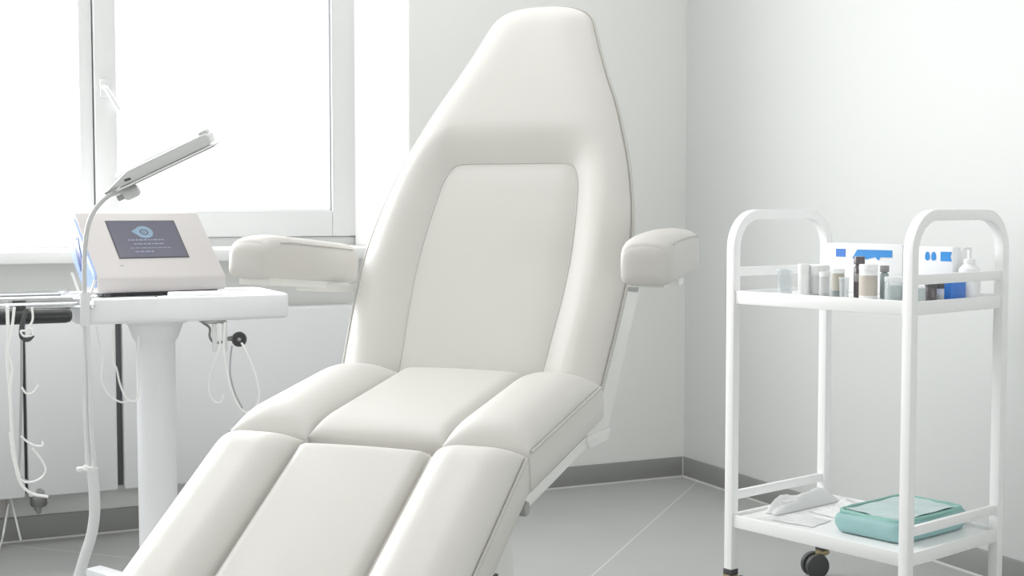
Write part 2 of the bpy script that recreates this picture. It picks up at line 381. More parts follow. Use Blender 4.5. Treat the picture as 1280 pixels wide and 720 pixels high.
def plane_fn(o, ang, sgn):
    """cushion plane through (y0,z0); l runs along it (sgn +1 backwards, -1 forwards) rising by ang"""
    c, s_ = math.cos(ang), math.sin(ang)
    def P(s, l, h): return Vector((s, o[0] + sgn * l * c - h * s_ * 1.0 * (1 if sgn > 0 else 1) * (1 if sgn > 0 else 1) * (1 if sgn > 0 else 1), o[1] + sgn * l * s_ + h * c)) if sgn > 0 else Vector((s, o[0] - l * c - h * s_, o[1] - l * s_ + h * c))
    return P
def cushion(name, P, s0, s1, l0, l1, thick, top, er, parent, m, e0=None, e1=None, ls=None, rs=None, crown=0.0, bow=0.0):
    """puffed cushion: er = rounding radius at each edge (l0, l1, s0, s1)"""
    e0 = e0 or er; e1 = e1 or er; ls = ls or er; rs = rs or er
    nu, nv = 26, 40
    us = [s0 + (s1 - s0) * (.5 - .5 * math.cos(pi * i / nu)) for i in range(nu + 1)]
    vs_ = [l0 + (l1 - l0) * (.5 - .5 * math.cos(pi * j / nv)) for j in range(nv + 1)]
    vs, fs = [], []
    for j in range(nv + 1):
        for i in range(nu + 1):
            u, l = us[i], vs_[j]
            hh = circ((u - s0) / ls) * circ((s1 - u) / rs) * circ((l - l0) / e0) * circ((l1 - l) / e1)
            uu = (2 * (u - s0) / (s1 - s0) - 1)
            hgt = top * hh + crown * (1 - uu * uu) * hh
            vs.append(P(u, l, hgt))
    W = nu + 1
    for j in range(nv):
        for i in range(nu): fs.append((j * W + i, j * W + i + 1, (j + 1) * W + i + 1, (j + 1) * W + i))
    per = [i for i in range(W)] + [j * W + nu for j in range(1, nv + 1)] + [nv * W + i for i in range(nu - 1, -1, -1)] + [j * W for j in range(nv - 1, 0, -1)]
    pc = [(us[k % W], vs_[k // W]) for k in per]
    last = per
    for hgt, ins in ((-.012, -bow * .6), (-thick * .5, -bow), (-thick + .012, -bow * .4), (-thick + .003, .006), (-thick, .012)):
        k0 = len(vs); cs, cl = (s0 + s1) / 2, (l0 + l1) / 2
        for u, l in pc: vs.append(P(u + (ins if u < cs - 1e-6 else -ins if u > cs + 1e-6 else 0) * min(1, abs(u - cs) / ((s1 - s0) / 2) * 1.0), l + (ins if l < cl else -ins) * (1 if abs(abs(l - cl) - (l1 - l0) / 2) < 1e-6 else 0), hgt))
        cur = list(range(k0, k0 + len(pc))); n = len(pc)
        for i in range(n): fs.append((last[i], cur[i], cur[(i + 1) % n], last[(i + 1) % n]))
        last = cur
    fs.append(tuple(last))
    return MB().add(vs, fs).build(name, m, parent, smooth=50)
SEAT = plane_fn((0, .6225), math.radians(8.5), 1)
LEG = plane_fn((0, .6225), math.radians(31.3), -1)
seat = cushion('seat_cushion', SEAT, -.140, .140, .012, .455, .075, .028, .05, chair, M['leather'], e0=.08, e1=.05, ls=.025, rs=.025, crown=.004)
for sg in (-1, 1):
    a, b = sorted((sg * .138, sg * .305))
    bol = cushion('seat_bolster', SEAT, a, b, .004, .44, .078, .050, .07, chair, M['leather'], e0=.075, e1=.12, ls=.075, rs=.075, bow=.004)
    pts = [SEAT(sg * .3085, .01 + .42 * i / 20, .001) for i in range(21)]
    MB().tube(pts, .0032, 8).build('piping', M['piping'], bol)
LL = .62
leg = cushion('legrest_cushion', LEG, -.131, .131, .024, LL, .07, .024, .03, chair, M['leather'], e0=.02, e1=.04, ls=.018, rs=.018, crown=.004)
for sg in (-1, 1): MB().tube([LEG(sg * .132, .03 + (LL - .06) * i / 20, .004) for i in range(21)], .003, 8).build('piping', M['seam'], leg)
MB().tube([LEG(-.128 + .256 * i / 20, .0255, .004) for i in range(21)], .0025, 8).build('piping', M['seam'], leg)
for sg in (-1, 1):
    a, b = sorted((sg * .137, sg * .303))
    bol = cushion('legrest_bolster', LEG, a, b, .006, LL, .075, .046, .06, chair, M['leather'], e0=.06, e1=.06, ls=.06, rs=.06, bow=.003)
    MB().tube([LEG(sg * .3075, .012 + (LL - .03) * i / 20, .001) for i in range(21)], .0034, 8).build('piping', M['piping'], bol)
    MB().tube([LEG(sg * .138, .02 + (LL - .05) * i / 20, .002) for i in range(21)], .0028, 8).build('inner_seam', M['seam'], bol)
# underside frame
fr = MB()
for sg in (-1, 1):
    fr.tube([SEAT(sg * .285, -.005, -.092), SEAT(sg * .285, .40, -.092)], .012, sect=RSQ, normal=(1, 0, 0))
fr.tube([SEAT(-.285, .02, -.092), SEAT(.285, .02, -.092)], .012, sect=RSQ, normal=(0, 0, 1)); fr.tube([SEAT(-.285, .38, -.092), SEAT(.285, .38, -.092)], .012, sect=RSQ, normal=(0, 0, 1))
fr.build('seat_frame', M['chair_metal'], chair)
lf = MB()
for sg in (-1, 1): lf.tube([LEG(sg * .20, .03, -.09), LEG(sg * .20, .56, -.09)], .014, sect=RSQ, normal=(1, 0, 0))
lf.tube([LEG(-.22, .06, -.092), LEG(.22, .06, -.092)], .012, sect=RSQ, normal=(0, 0, 1)); lf.tube([LEG(-.22, .50, -.092), LEG(.22, .50, -.092)], .012, sect=RSQ, normal=(0, 0, 1))
lf.build('legrest_frame', M['grey_trim'], chair)
for sg in (-1, 1): MB().lathe([(0, -.012), (.012, -.012), (.014, -.008), (.014, .008), (.012, .012), (0, .012)], 16, SEAT(sg * .29, -.008, -.098), (1, 0, 0)).build('hinge', M['grey_trim'], chair)
cb = MB()
secs = [(.10, .235, .29, .30), (.16, .20, .25, .27), (.30, .17, .20, .24), (.42, .165, .19, .23), (.505, .17, .19, .21)]
vs, fs = [], []; nn = 32
for z, hx, hy, cy in secs:
    for k in range(nn):
        a = 2 * pi * k / nn; c, s_ = math.cos(a), math.sin(a); e = .5
        vs.append((hx * math.copysign(abs(c) ** e, c), cy - .03 + hy * math.copysign(abs(s_) ** e, s_) * .8, z))
for i in range(len(secs) - 1):
    for k in range(nn): fs.append((i * nn + k, i * nn + (k + 1) % nn, (i + 1) * nn + (k + 1) % nn, (i + 1) * nn + k))
fs.append(tuple(range(nn))); fs.append(tuple((len(secs) - 1) * nn + k for k in range(nn)))
cb.add(vs, fs).build('base_column', M['chair_metal'], chair, smooth=50)
MB().box((-.27, -.12, .0), (.27, .66, .10), .03, 4).build('base_plate', M['chair_metal'], chair)
MB().box((.168, .16, .335), (.176, .19, .35), .003).build('base_button', M['dark_rubber'], chair)
# armrest struts (flat bars along the backrest side) and armrests
for sg in (-1, 1):
    x0, x1 = sorted((sg * .287, sg * .299))
    poly = [(.620, .885), (.772, .885), (.517, .590), (.498, .572), (.370, .575), (.360, .592), (.392, .632), (.452, .690)]
    st = MB().prism(poly, 0, x0, x1, .004).build('armrest_strut', M['chair_metal'], chair)
    x0, x1 = sorted((sg * .2845, sg * .3025))
    MB().prism([(.358, .597), (.521, .592), (.515, .576), (.497, .566), (.374, .569), (.359, .580)], 0, x0, x1, .004).build('strut_cap', M['chair_metal'], st)
    x0, x1 = sorted((sg * .286, sg * .3005))
    MB().prism([(.625, .884), (.752, .884), (.733, .864), (.614, .874)], 0, x0, x1, .002).build('strut_pivot', M['grey_trim'], st)
def armrest(sg, length, swing, tilt, pl):
    top = empty('armrest', (sg * .437, .284, .905)); top.parent = chair; top.rotation_euler = (tilt, 0, swing)
    nL = 24; nS = 28; vs = []; fs = []; hw = .0505
    def zhi(l): return .094 - .016 * (1 - circ(l / .11)) - (.013 if sg > 0 else .002) * (1 - circ((length - l) / .14))
    def zlo(l): return (.014 if sg > 0 else 0) * (1 - circ((length - l) / .16))
    for i in range(nL + 1):
        l = length * (.5 - .5 * math.cos(pi * i / nL))
        e = circ((l + .010) / .05) * circ((length - l + .010) / .045)
        hump = zhi(l) - zlo(l)
        for k in range(nS):
            a = 2 * pi * k / nS; c, s_ = math.cos(a), math.sin(a); ex = .42
            X = math.copysign(abs(c) ** ex, c); Z = math.copysign(abs(s_) ** ex, s_)
            zc = (zhi(l) + zlo(l)) / 2
            crown = (.009 * (1 - (X * .95) ** 2) - .003) * max(0, Z)
            vs.append((X * hw * (.80 + .20 * e), l, zc - .003 + (Z * (hump / 2) + crown) * (.74 + .26 * e)))
    for i in range(nL):
        for k in range(nS): fs.append((i * nS + k, i * nS + (k + 1) % nS, (i + 1) * nS + (k + 1) % nS, (i + 1) * nS + k))
    # domed ends
    for end, l0, d in ((0, 0, -1), (nL, length, 1)):
        base = [end * nS + k for k in range(nS)]
        cz = sum(vs[b][2] for b in base) / nS
        prev = base
        for t in (.96, .85, .6, .3):
            k0 = len(vs)
            for b in base: vs.append((vs[b][0] * t, l0 + d * .014 * (1 - t ** 4), cz + (vs[b][2] - cz) * t))
            cur = list(range(k0, k0 + nS))
            for k in range(nS): fs.append((prev[k], prev[(k + 1) % nS], cur[(k + 1) % nS], cur[k]))
            prev = cur
        fs.append(tuple(prev))
    MB().add(vs, fs).build('pad', M['leather_side'], top, smooth=60)
    for xs in (-1, 1):
        pts = []
        for i in range(3, nL - 1):
            l = length * i / nL
            pts.append((xs * hw * .957, l, zhi(l) - .0135))
        MB().tube(pts, .0016, 8).build('piping', M['piping'], top)
    MB().prism([(-.040, .03), (.040 - (.008 if sg > 0 else 0), .03), (.040 - (.012 if sg > 0 else 0), length - (.09 if sg > 0 else .03)), (-.040, length - .03)], 2, -pl, .004, .003).build('support_plate', M['chair_metal'], top)
    # bracket to the strut
    MB().prism([(.02 * sg, .24), (.02 * sg, .29), (-.146 * sg, .400), (-.146 * sg, .350)], 2, -.024, -.004, .003).build('bracket', M['chair_metal'], top)
    return top
armrest(-1, .42, 0.0, math.radians(-4.5), .015)
armrest(1, .33, math.radians(3.0), math.radians(2.6), .006)

# ------------------------------------------------------------------ instrument table
TX, TY, TZ = .652, 3.74, .81
tab = empty('instrument_table', (TX, TY, 0))
tag(tab, 'white pedestal instrument table on a thick round column beside the chair', 'table')
def tp(b, name, m, par=tab, **k):
    o = b.build(name, m, **k); o.parent = par
    if par is tab: o.matrix_parent_inverse = Matrix.Translation(-Vector(tab.location))
    return o
tp(MB().lathe([(.0525, .055), (.0525, .738)], 36, (TX, TY, 0)), 'column', M['table_white'])
tp(MB().lathe([(.056, .690), (.062, .700), (.074, .735), (.098, .748), (.098, .752)], 36, (TX, TY, 0)), 'column_collar', M['table_white'])
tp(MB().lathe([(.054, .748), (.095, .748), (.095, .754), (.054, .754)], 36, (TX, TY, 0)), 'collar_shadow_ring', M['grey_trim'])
# tray: rounded outline with a raised rim
def rrect(x0, x1, y0, y1, r, n=6):
    out = []
    for cx, cy, a0 in ((x1 - r, y1 - r, 0), (x0 + r, y1 - r, pi / 2), (x0 + r, y0 + r, pi), (x1 - r, y0 + r, 1.5 * pi)):
        for k in range(n + 1): out.append((cx + r * math.cos(a0 + k * pi / 2 / n), cy + r * math.sin(a0 + k * pi / 2 / n)))
    return out
def loops(ls):
    vs = [p for L in ls for p in L]; q_ = len(ls[0]); fs = []
    for i in range(len(ls) - 1):
        for k in range(q_): fs.append((i * q_ + k, i * q_ + (k + 1) % q_, (i + 1) * q_ + (k + 1) % q_, (i + 1) * q_ + k))
    fs.append(tuple(range(q_))[::-1]); fs.append(tuple((len(ls) - 1) * q_ + k for k in range(q_)))
    return MB().add(vs, fs)
x0, x1, y0, y1 = .425, .995, 3.585, 3.965
def LZ(ins, z, r=.045): return [(x, y, z) for x, y in rrect(x0 + ins, x1 - ins, y0 + ins, y1 - ins, r)]
tp(loops([LZ(.025, .750), LZ(.006, .752), LZ(.001, .757), LZ(0, .762), LZ(0, .812), LZ(.0015, .816), LZ(.006, .818), LZ(.010, .816), LZ(.013, .809), LZ(.02, .807)]), 'tray_top', M['table_white'])
Bd = Vector((.43, -.90, 0)).normalized(); Bn = Vector((.90, .43, 0)).normalized()
B0 = Vector((.478, 3.768, 0))
BA = math.atan2(Bd.y, Bd.x)
for off in (0, .36):
    Mx = Matrix.Translation(B0 + Bn * off) @ Matrix.Rotation(BA, 4, 'Z')
    leg_o = tp(MB().box((0, -.024, .040), (.50 if off == 0 else .42, .024, .070), .004, 2, Mx), 'foot_bar', M['table_white'])
    for l in (.03, .46 if off == 0 else .38):
        p = Mx @ Vector((l, 0, 0))
        w = MB().lathe([(.0, -.012), (.014, -.012), (.0175, -.009), (.0175, .009), (.014, .012), (0, .012)], 20, (p.x, p.y, .0175), (-Bd.y, Bd.x, 0)); w.tube([(p.x, p.y, .018), (p.x, p.y, .044)], .006)
        ob = w.build('caster', M['dark_rubber']); ob.parent = leg_o; ob.matrix_parent_inverse = leg_o.matrix_basis.inverted()
cc = Vector((TX, TY, 0)) - B0; lc = cc.dot(Bd)
Mx = Matrix.Translation(B0 + Bd * lc) @ Matrix.Rotation(BA + pi / 2, 4, 'Z')
tp(MB().box((.01, -.03, .040), (.35, .03, .058), .003, 2, Mx), 'cross_bar', M['table_white'])
tp(MB().lathe([(.0, .042), (.062, .042), (.062, .062), (.056, .068), (.0, .068)], 30, (TX, TY, 0)), 'base_hub', M['table_white'])
# chrome side rail running out past the tray, with a black grip hung below it
rail = MB()
rail.tube(catmull([(.46, 3.566, .822), (.30, 3.566, .822), (.10, 3.566, .822), (.02, 3.58, .822), (-.01, 3.62, .822), (-.01, 3.76, .822), (.02, 3.84, .822), (.10, 3.86, .822), (.44, 3.86, .822)], 6), .0085, 10)
rail.tube([(.46, 3.563, .801), (.06, 3.563, .801)], .0065, 10)
rail.box((.424, 3.562, .795), (.47, 3.592, .828), .003)
tp(rail, 'chrome_rail', M['chrome'])
tp(MB().box((.02, 3.575, .806), (.43, 3.855, .812), .002), 'side_leaf', M['table_white'])
gp = MB().lathe([(0, -.105), (.015, -.105), (.0185, -.10), (.0185, .09), (.016, .100), (.009, .105), (0, .105)], 24, (.305, 3.545, .781), (1, 0, 0)); gp.box((.27, 3.54, .79), (.30, 3.563, .81), .003)
tp(gp, 'handle_grip', M['black'])
hk = MB()
hk.tube(catmull([(.300, 3.53, .80), (.288, 3.515, .765), (.286, 3.51, .735), (.300, 3.51, .727), (.312, 3.51, .738)], 6), .0062, 10)
tp(hk, 'hook', M['dark_rubber'])
hk = MB(); hk.tube(catmull([ay(253, 403, 3.62), ay(262, 410, 3.62), ay(262, 420, 3.62), ay(266, 427, 3.62), ay(276, 428, 3.62), ay(282, 424, 3.62), ay(290, 421, 3.615)], 6), .0035, 8)
hk.box((.755, 3.60, .742), (.815, 3.66, .752), .002)
tp(hk, 'hook', M['steel'])
for px in (268, 281):
    p = ay(px, 405, 3.61); tp(MB().box((p.x - .006, 3.605, p.z - .075), (p.x + .006, 3.615, .752), .002), 'hanger_strap', M['white_plastic'])

# handpiece with a round black end hanging at the hook
kn = MB(); kc = ay(299, 424, 3.60); ax_ = Vector((-.25, -1, .05)).normalized()
kn.lathe([(0, -.012), (.018, -.012), (.0205, -.008), (.0205, .012), (.0185, .016), (.0145, .016), (.0145, .011), (.0115, .011), (.0115, .015), (.008, .015), (.006, .009), (0, .009)], 28, kc, ax_)
hp = kn.build('handpiece', M['dark_rubber']); tag(hp, 'round black ribbed handpiece end hanging under the tray rim', 'handpiece')
o = MB().lathe([(0, .0), (.0055, 0), (.0055, .0145), (.003, .0155), (0, .0155)], 14, kc, ax_).build('lens', M['steel']); o.parent = hp
o = MB().tube([kc - ax_ * .01, kc - ax_ * .01 + Vector((-.03, .01, .0)), ay(283, 424, 3.62)], .005, 8).build('connector', M['steel']); o.parent = hp

# cables
def cable(name, pts, r, label, group=None, m='cable', cat='cable'):
    o = MB().tube(catmull(pts, 8), r, 8).build(name, M[m]); tag(o, label, cat, group); return o
Yc = 3.575
cable('looped_cable', [ay(274, 404, Yc), ay(275, 430, Yc), ay(268, 452, Yc), ay(262, 474, Yc), ay(262, 492, Yc), ay(269, 503, Yc), ay(277, 502, Yc), ay(280, 492, Yc)], .0026, 'thin white cable in a short hook loop under the tray, nearest the column', m='cable')
cable('looped_cable', [ay(281, 403, Yc - .004), ay(280, 440, Yc - .004), ay(287, 480, Yc - .004), ay(297, 506, Yc - .004), ay(308, 516, Yc - .004), ay(320, 508, Yc - .004), ay(324, 492, Yc - .004), ay(318, 465, Yc - .004), ay(305, 434, Yc - .004), ay(301, 428, Yc + .02)], .0030, 'white cable in a long teardrop loop under the round black handpiece')
cable('looped_cable', [ay(290, 432, Yc + .01), ay(288, 450, Yc + .01), ay(288, 470, Yc + .01), ay(294, 492, Yc + .01), ay(303, 510, Yc + .01)], .0024, 'thin grey cable hanging inside the teardrop loop below the handpiece', m='cable_grey')
cable('looped_cable', [ay(120, 408, 3.63), ay(124, 428, 3.63), ay(128, 450, 3.63), ay(127, 474, 3.63), ay(133, 490, 3.63), ay(143, 499, 3.63), ay(153, 503, 3.635), ay(160, 502, 3.66)], .0026, 'thin white cable sagging between lamp post and table column')
cable('looped_cable', [ay(142, 412, 3.64), ay(142, 450, 3.64), ay(146, 462, 3.64), ay(150, 480, 3.64), ay(157, 496, 3.64), ay(166, 502, 3.64), ay(172, 497, 3.645), ay(173, 470, 3.652), ay(173, 420, 3.655)], .0026, 'white cable looping down beside the table column')
Yl = 3.50
cable('hanging_cable', [ay(9, 383, Yl), ay(10, 420, Yl), ay(9, 450, Yl), ay(13, 500, Yl), ay(15, 540, Yl), ay(19, 575, Yl), ay(24, 596, Yl)], .0042, 'white cable hanging straight from the chrome rail, outermost of the bundle', m='cable')
cable('hanging_cable', [ay(18, 384, Yl - .006), ay(15, 410, Yl - .006), ay(10, 440, Yl - .006), ay(15, 460, Yl - .006), ay(13, 490, Yl - .006), ay(14, 530, Yl - .006), ay(18, 570, Yl - .006), ay(24, 600, Yl - .006), ay(38, 616, Yl - .006), ay(60, 621, Yl - .006)], .0034, 'white cable with a kink below the black grip, ending towards the radiator valve', m='cable')
cable('hanging_cable', [ay(27, 425, Yl + .008), ay(27, 470, Yl + .008), ay(26, 520, Yl + .008), ay(25, 560, Yl + .008), ay(24, 590, Yl + .008), ay(30, 600, Yl + .008), ay(40, 603, Yl + .008)], .0034, 'pale grey cable hanging straight beneath the dark hook', m='cable_grey')
cable('hanging_cable', [ay(40, 384, Yl - .01), ay(41, 398, Yl - .01), ay(38, 406, Yl - .01), ay(33, 413, Yl - .01), ay(26, 414, Yl - .01), ay(30, 420, Yl - .01), ay(40, 419, Yl - .01), ay(40, 412, Yl - .01), ay(34, 410, Yl - .01)], .0026, 'thin white cable coiled around the black grip and dark hook')
cable('hanging_cable', [ay(27, 484, Yl - .004), ay(32, 491, Yl - .004), ay(38, 492, Yl - .004), ay(44, 488, Yl - .004), ay(48, 481, Yl - .004)], .0026, 'short white cable end curling upward halfway down the bundle')
cable('hanging_cable', [ay(26, 545, Yl - .008), ay(34, 552, Yl - .008), ay(44, 557, Yl - .008), ay(53, 557, Yl - .008), ay(53, 552, Yl - .008)], .0026, 'short white cable with a hooked tip near the bottom of the bundle')
cable('hanging_cable', [ay(40, 560, Yl - .002), ay(50, 572, Yl - .002), ay(57, 586, Yl - .002), ay(53, 596, Yl - .002), ay(42, 602, Yl - .002), ay(30, 602, Yl - .002), ay(22, 592, Yl - .002), ay(16, 570, Yl - .002), ay(12, 540, Yl - .002)], .0026, 'white cable bowing out in a wide loop at the foot of the bundle')
Yg = 4.02
p0_ = ay(13, 616, Yg)
cable('floor_cord', [ay(13, 622, 4.42), ay(16, 632, 4.42), ay(21, 654, 4.40), ay(26, 675, 4.40)], .0032, 'white cord slanting from the wall box knob down to the skirting')
cable('floor_cord', [ay(11, 630, 4.42), ay(8, 645, 4.41), ay(4, 668, 4.385), ay(2, 677, 4.385), ay(-6, 700, 4.2)], .0032, 'white cord dropping from the wall box to the floor edge')

# ------------------------------------------------------------------ console on the table
DA = math.radians(10)
dev = empty('treatment_console', (.508, 3.795, .8078), DA)
tag(dev, 'pale wedge-shaped treatment console with a dark sloping screen on the white table', 'console')
DW = .372
side = [(0, .012), (-.006, .022), (-.004, .050), (.004, .059), (.206, .234), (.222, .237), (.262, .209), (.285, .154), (.125, .012)]
MB().prism(side, 0, 0, DW, .006, seg=3).build('housing', M['device'], dev, smooth=40)
sd = MB().prism([(y + (.10 - y) * .12, z + (.12 - z) * .14) for y, z in side], 0, -.006, .004, .003).build('side_panel', M['device_blue'], dev, smooth=40)
MB().prism([(.09, .075), (.125, .068), (.172, .128), (.168, .165), (.150, .150), (.146, .165), (.128, .128)], 0, -.0085, -.004, .001).build('side_mark', M['mark_blue'], sd)
MB().prism([(.025, .002), (.078, .002), (.078, .014), (.025, .014)], 0, .02, DW - .02, .002).build('shadow_strip', M['dark_rubber'], dev)  # dark strip standing in for the shadow beneath the console
for x in (.03, DW - .03):
    for y in (.012, .065): MB().lathe([(0, 0), (.009, 0), (.010, .014), (0, .014)], 14, (x, y, 0)).build('foot', M['dark_rubber'], dev)
s0_, s1_ = Vector((0, .004, .059)), Vector((0, .206, .234)); sdv = (s1_ - s0_); sl = sdv.length; sdv.normalize(); snv = Vector((0, -sdv.z, sdv.y))
def DS(u, v, h): return Vector((u, 0, 0)) + s0_ + sdv * v + snv * h
def dquad(u0, u1, v0, v1, h0, h1): 
    return MB().add([DS(u0, v0, h0), DS(u1, v0, h0), DS(u1, v1, h0), DS(u0, v1, h0), DS(u0, v0, h1), DS(u1, v0, h1), DS(u1, v1, h1), DS(u0, v1, h1)],
                    [(3, 2, 1, 0), (4, 5, 6, 7), (0, 1, 5, 4), (1, 2, 6, 5), (2, 3, 7, 6), (3, 0, 4, 7)])
u0, u1, v0, v1 = .083, .283, .072, .226
scr = dquad(u0 - .003, u1 + .003, v0 - .003, v1 + .004, -.001, .0012).build('bezel', M['bezel'], dev, smooth=0)
s_o = dquad(u0, u1 - .002, v0, v1 - .003, .001, .002).build('screen', M['screen'], dev, smooth=0)
ic = MB(); cu, cv = u0 + .098, v1 - .048
def flat(poly, h): return MB().add([DS(u, v, h) for u, v in poly], [tuple(range(len(poly)))])
def annulus(cu, cv, r0, r1, h, n=40, sy=1.0):
    vs = [DS(cu + r * math.cos(2 * pi * k / n), cv + sy * r * math.sin(2 * pi * k / n), h) for r in (r0, r1) for k in range(n)]
    return vs, [(k, (k + 1) % n, n + (k + 1) % n, n + k) for k in range(n)]
vs, fs = annulus(cu, cv, .013, .026, .0024); ic.add(vs, fs)
ic.add([DS(u, v, .0024) for u, v in ((cu - .024, cv + .014), (cu - .024, cv - .012), (cu - .037, cv + .003))], [(0, 1, 2)])
ic.build('emblem', M['icon'], s_o, smooth=0)
ic = MB(); vs, fs = annulus(cu, cv, .0035, .008, .0024); ic.add(vs, fs); ic.build('emblem_centre', M['icon'], s_o, smooth=0)
tx = MB(); rnd = random.Random(3)
for row, (ua, ub, hh) in enumerate(((.042, .150, .0050), (.055, .145, .0045), (.040, .160, .0028), (.050, .105, .0045))):
    v = v0 + .070 - row * .0165; u = u0 + ua
    while u < u0 + ub:
        w = rnd.uniform(.004, .014); tx.add([DS(u, v, .0024), DS(min(u + w, u0 + ub), v, .0024), DS(min(u + w, u0 + ub), v + hh, .0024), DS(u, v + hh, .0024)], [(0, 1, 2, 3)]); u += w + .003
tx.build('screen_text', M['icon2'], s_o, smooth=0)
dquad(.075, .085, .040, .0425, -.001, .0010).build('nameplate', M['grey_trim'], dev, smooth=0)

# flat items lying on the tray in front of the console
cp = MB().box((.645, 3.655, .8085), (.800, 3.70, .8165), .003).build('flat_tray', M['chrome']); tag(cp, 'slim chrome instrument dish on the tray in front of the console', 'dish')
pr = MB().lathe([(0, 0), (.004, 0), (.0045, .05), (.0035, .10), (0, .103)], 12, (.50, 3.64, .8135), (1, .08, 0)).build('probe', M['steel']); tag(pr, 'slim steel probe lying on the tray rim beside the lamp post', 'probe')
cbk = MB().box((.69, 3.73, .8085), (.86, 3.765, .822), .004).build('spare_applicator', M['white_plastic']); tag(cbk, 'flat white applicator lying beneath the console front edge', 'applicator')

# ------------------------------------------------------------------ magnifier lamp
def ad(x, y, d): return Vector((0, 0, CH)) + ray(x, y) * d
LD = 3.37
pb = ad(106, 380, LD)
lamp = empty('magnifier_lamp', (pb.x, pb.y, 0))
tag(lamp, 'grey magnifier lamp on a curved white neck and post in front of the table', 'lamp')
def lp(b, name, m, par=lamp, **k):
    o = b.build(name, m, **k); o.parent = par
    if par is lamp: o.matrix_parent_inverse = Matrix.Translation(-Vector(lamp.location))
    return o
lp(MB().tube(catmull([ad(160, 237, LD), ad(148, 240, LD), ad(134, 246, LD), ad(121, 259, LD), ad(112, 276, LD), ad(107, 300, LD), ad(105.5, 330, LD), ad(105.5, 378, LD)], 8), .0062, 12), 'neck', M['lamp'])
lp(MB().tube([ad(106, 366, LD), ad(106.5, 408, LD)], [.012, .012], 14), 'clamp', M['sleeve'])
for a, b in (((90, 341), (103, 378)), ((119, 350), (109, 380))):
    lp(MB().tube([ad(*a, LD + .02), ad((a[0] + b[0]) / 2, (a[1] + b[1]) / 2, LD + .01), ad(*b, LD)], .0032, 8), 'neck_brace', M['lamp_white'])
lp(MB().tube(catmull([ad(108, 378, LD), ad(110, 420, LD), ad(112.5, 470, LD), ad(114, 530, LD), ad(117.5, 575, LD), ad(118.5, 590, LD)], 6), .0058, 12), 'post', M['sleeve'])
lp(MB().tube([ad(108, 405, LD + .012), ad(108, 500, LD + .012), ad(111, 586, LD + .012)], .0085, 12), 'post_tube', M['radiator'])
lp(MB().tube([ad(112.5, 588, LD), ad(113.5, 583, LD)], [.018, .018], 16).box((pb.x - .03, pb.y - .03, ad(108, 587, LD).z - .005), (pb.x - .005, pb.y - .008, ad(108, 587, LD).z + .007), .004), 'collar', M['lamp_white'])
bs = [ad(115.5, 588, LD), ad(118, 620, LD), ad(118, 645, LD), ad(114, 670, LD), ad(107, 692, LD), ad(101, 712, LD), ad(94, 735, LD)]
gnd = bs[-1].copy(); gnd.x -= .03; gnd.z = .02
lp(MB().tube(catmull(bs + [gnd], 8), .0135, 14), 'sleeve', M['sleeve'])
lp(MB().lathe([(0, 0), (.12, 0), (.125, .006), (.12, .016), (.02, .024), (0, .024)], 36, (gnd.x, gnd.y, 0)), 'lamp_base', M['lamp_white'])
phi = math.radians(25.5); e1 = (_rt * math.cos(phi) + _up * math.sin(phi)); e3 = (-_rt * math.sin(phi) + _up * math.cos(phi)); e2 = -_fw
roll = math.radians(13); e3r = e3 * math.cos(roll) + e2 * math.sin(roll) ; e2r = e2 * math.cos(roll) - e3 * math.sin(roll)
o0 = ad(133, 245, LD)
HM = Matrix(((e1.x, e2r.x, e3r.x, o0.x), (e1.y, e2r.y, e3r.y, o0.y), (e1.z, e2r.z, e3r.z, o0.z), (0, 0, 0, 1)))
hd = MB().prism([(.012, .006), (.075, .006), (.302, .006), (.306, .028), (.300, .036), (.085, .036), (.05, .024), (.02, .014)], 1, -.05, .05, .004, HM, seg=2)
head = lp(hd, 'head', M['lamp'], smooth=40)
def hp_(b, name, m): o = b.build(name, m); o.parent = lamp; o.matrix_parent_inverse = Matrix.Translation(-Vector(lamp.location)); return o
hp_(MB().prism([(.04, .0), (.312, .0), (.312, .004), (.04, .004)], 1, -.053, .053, .0015, HM), 'lens_rim', M['lamp_white'])
hp_(MB().prism([(.06, -.003), (.306, -.003), (.306, .0005), (.06, .0005)], 1, -.049, .049, .0008, HM), 'lens', M['grey_trim'])
dm = bmesh.new(); bmesh.ops.create_uvsphere(dm, u_segments=28, v_segments=14, radius=1)
for v in dm.verts: v.co = Vector((.155 + v.co.x * .115, -.014 + v.co.y * .042, .032 + max(-.2, v.co.z) * .018))
hp_(MB().bm(dm, HM), 'top_cover', M['lamp_white'])
hp_(MB().prism([(.282, .034), (.304, .034), (.304, .044), (.282, .044)], 1, -.02, .03, .002, HM), 'tip_switch', M['lamp'])
hp_(MB().prism([(.070, .014), (.086, .012), (.086, .018), (.070, .020)], 1, .048, .053, .001, HM), 'slot', M['dark_rubber'])
hp_(MB().lathe([(0, -.02), (.012, -.02), (.016, -.014), (.016, .014), (.012, .02), (0, .02)], 20, HM @ Vector((.062, .01, -.018)), e1), 'tilt_knob', M['lamp'])
hp_(MB().lathe([(0, -.014), (.008, -.014), (.008, .014), (0, .014)], 16, HM @ Vector((.040, .015, -.018)), e1), 'knob_stem', M['grey_trim'])
hp_(MB().tube([HM @ Vector((.012, .05, .008)), HM @ Vector((.045, .051, .010))], .004, 8), 'pivot', M['grey_trim'])

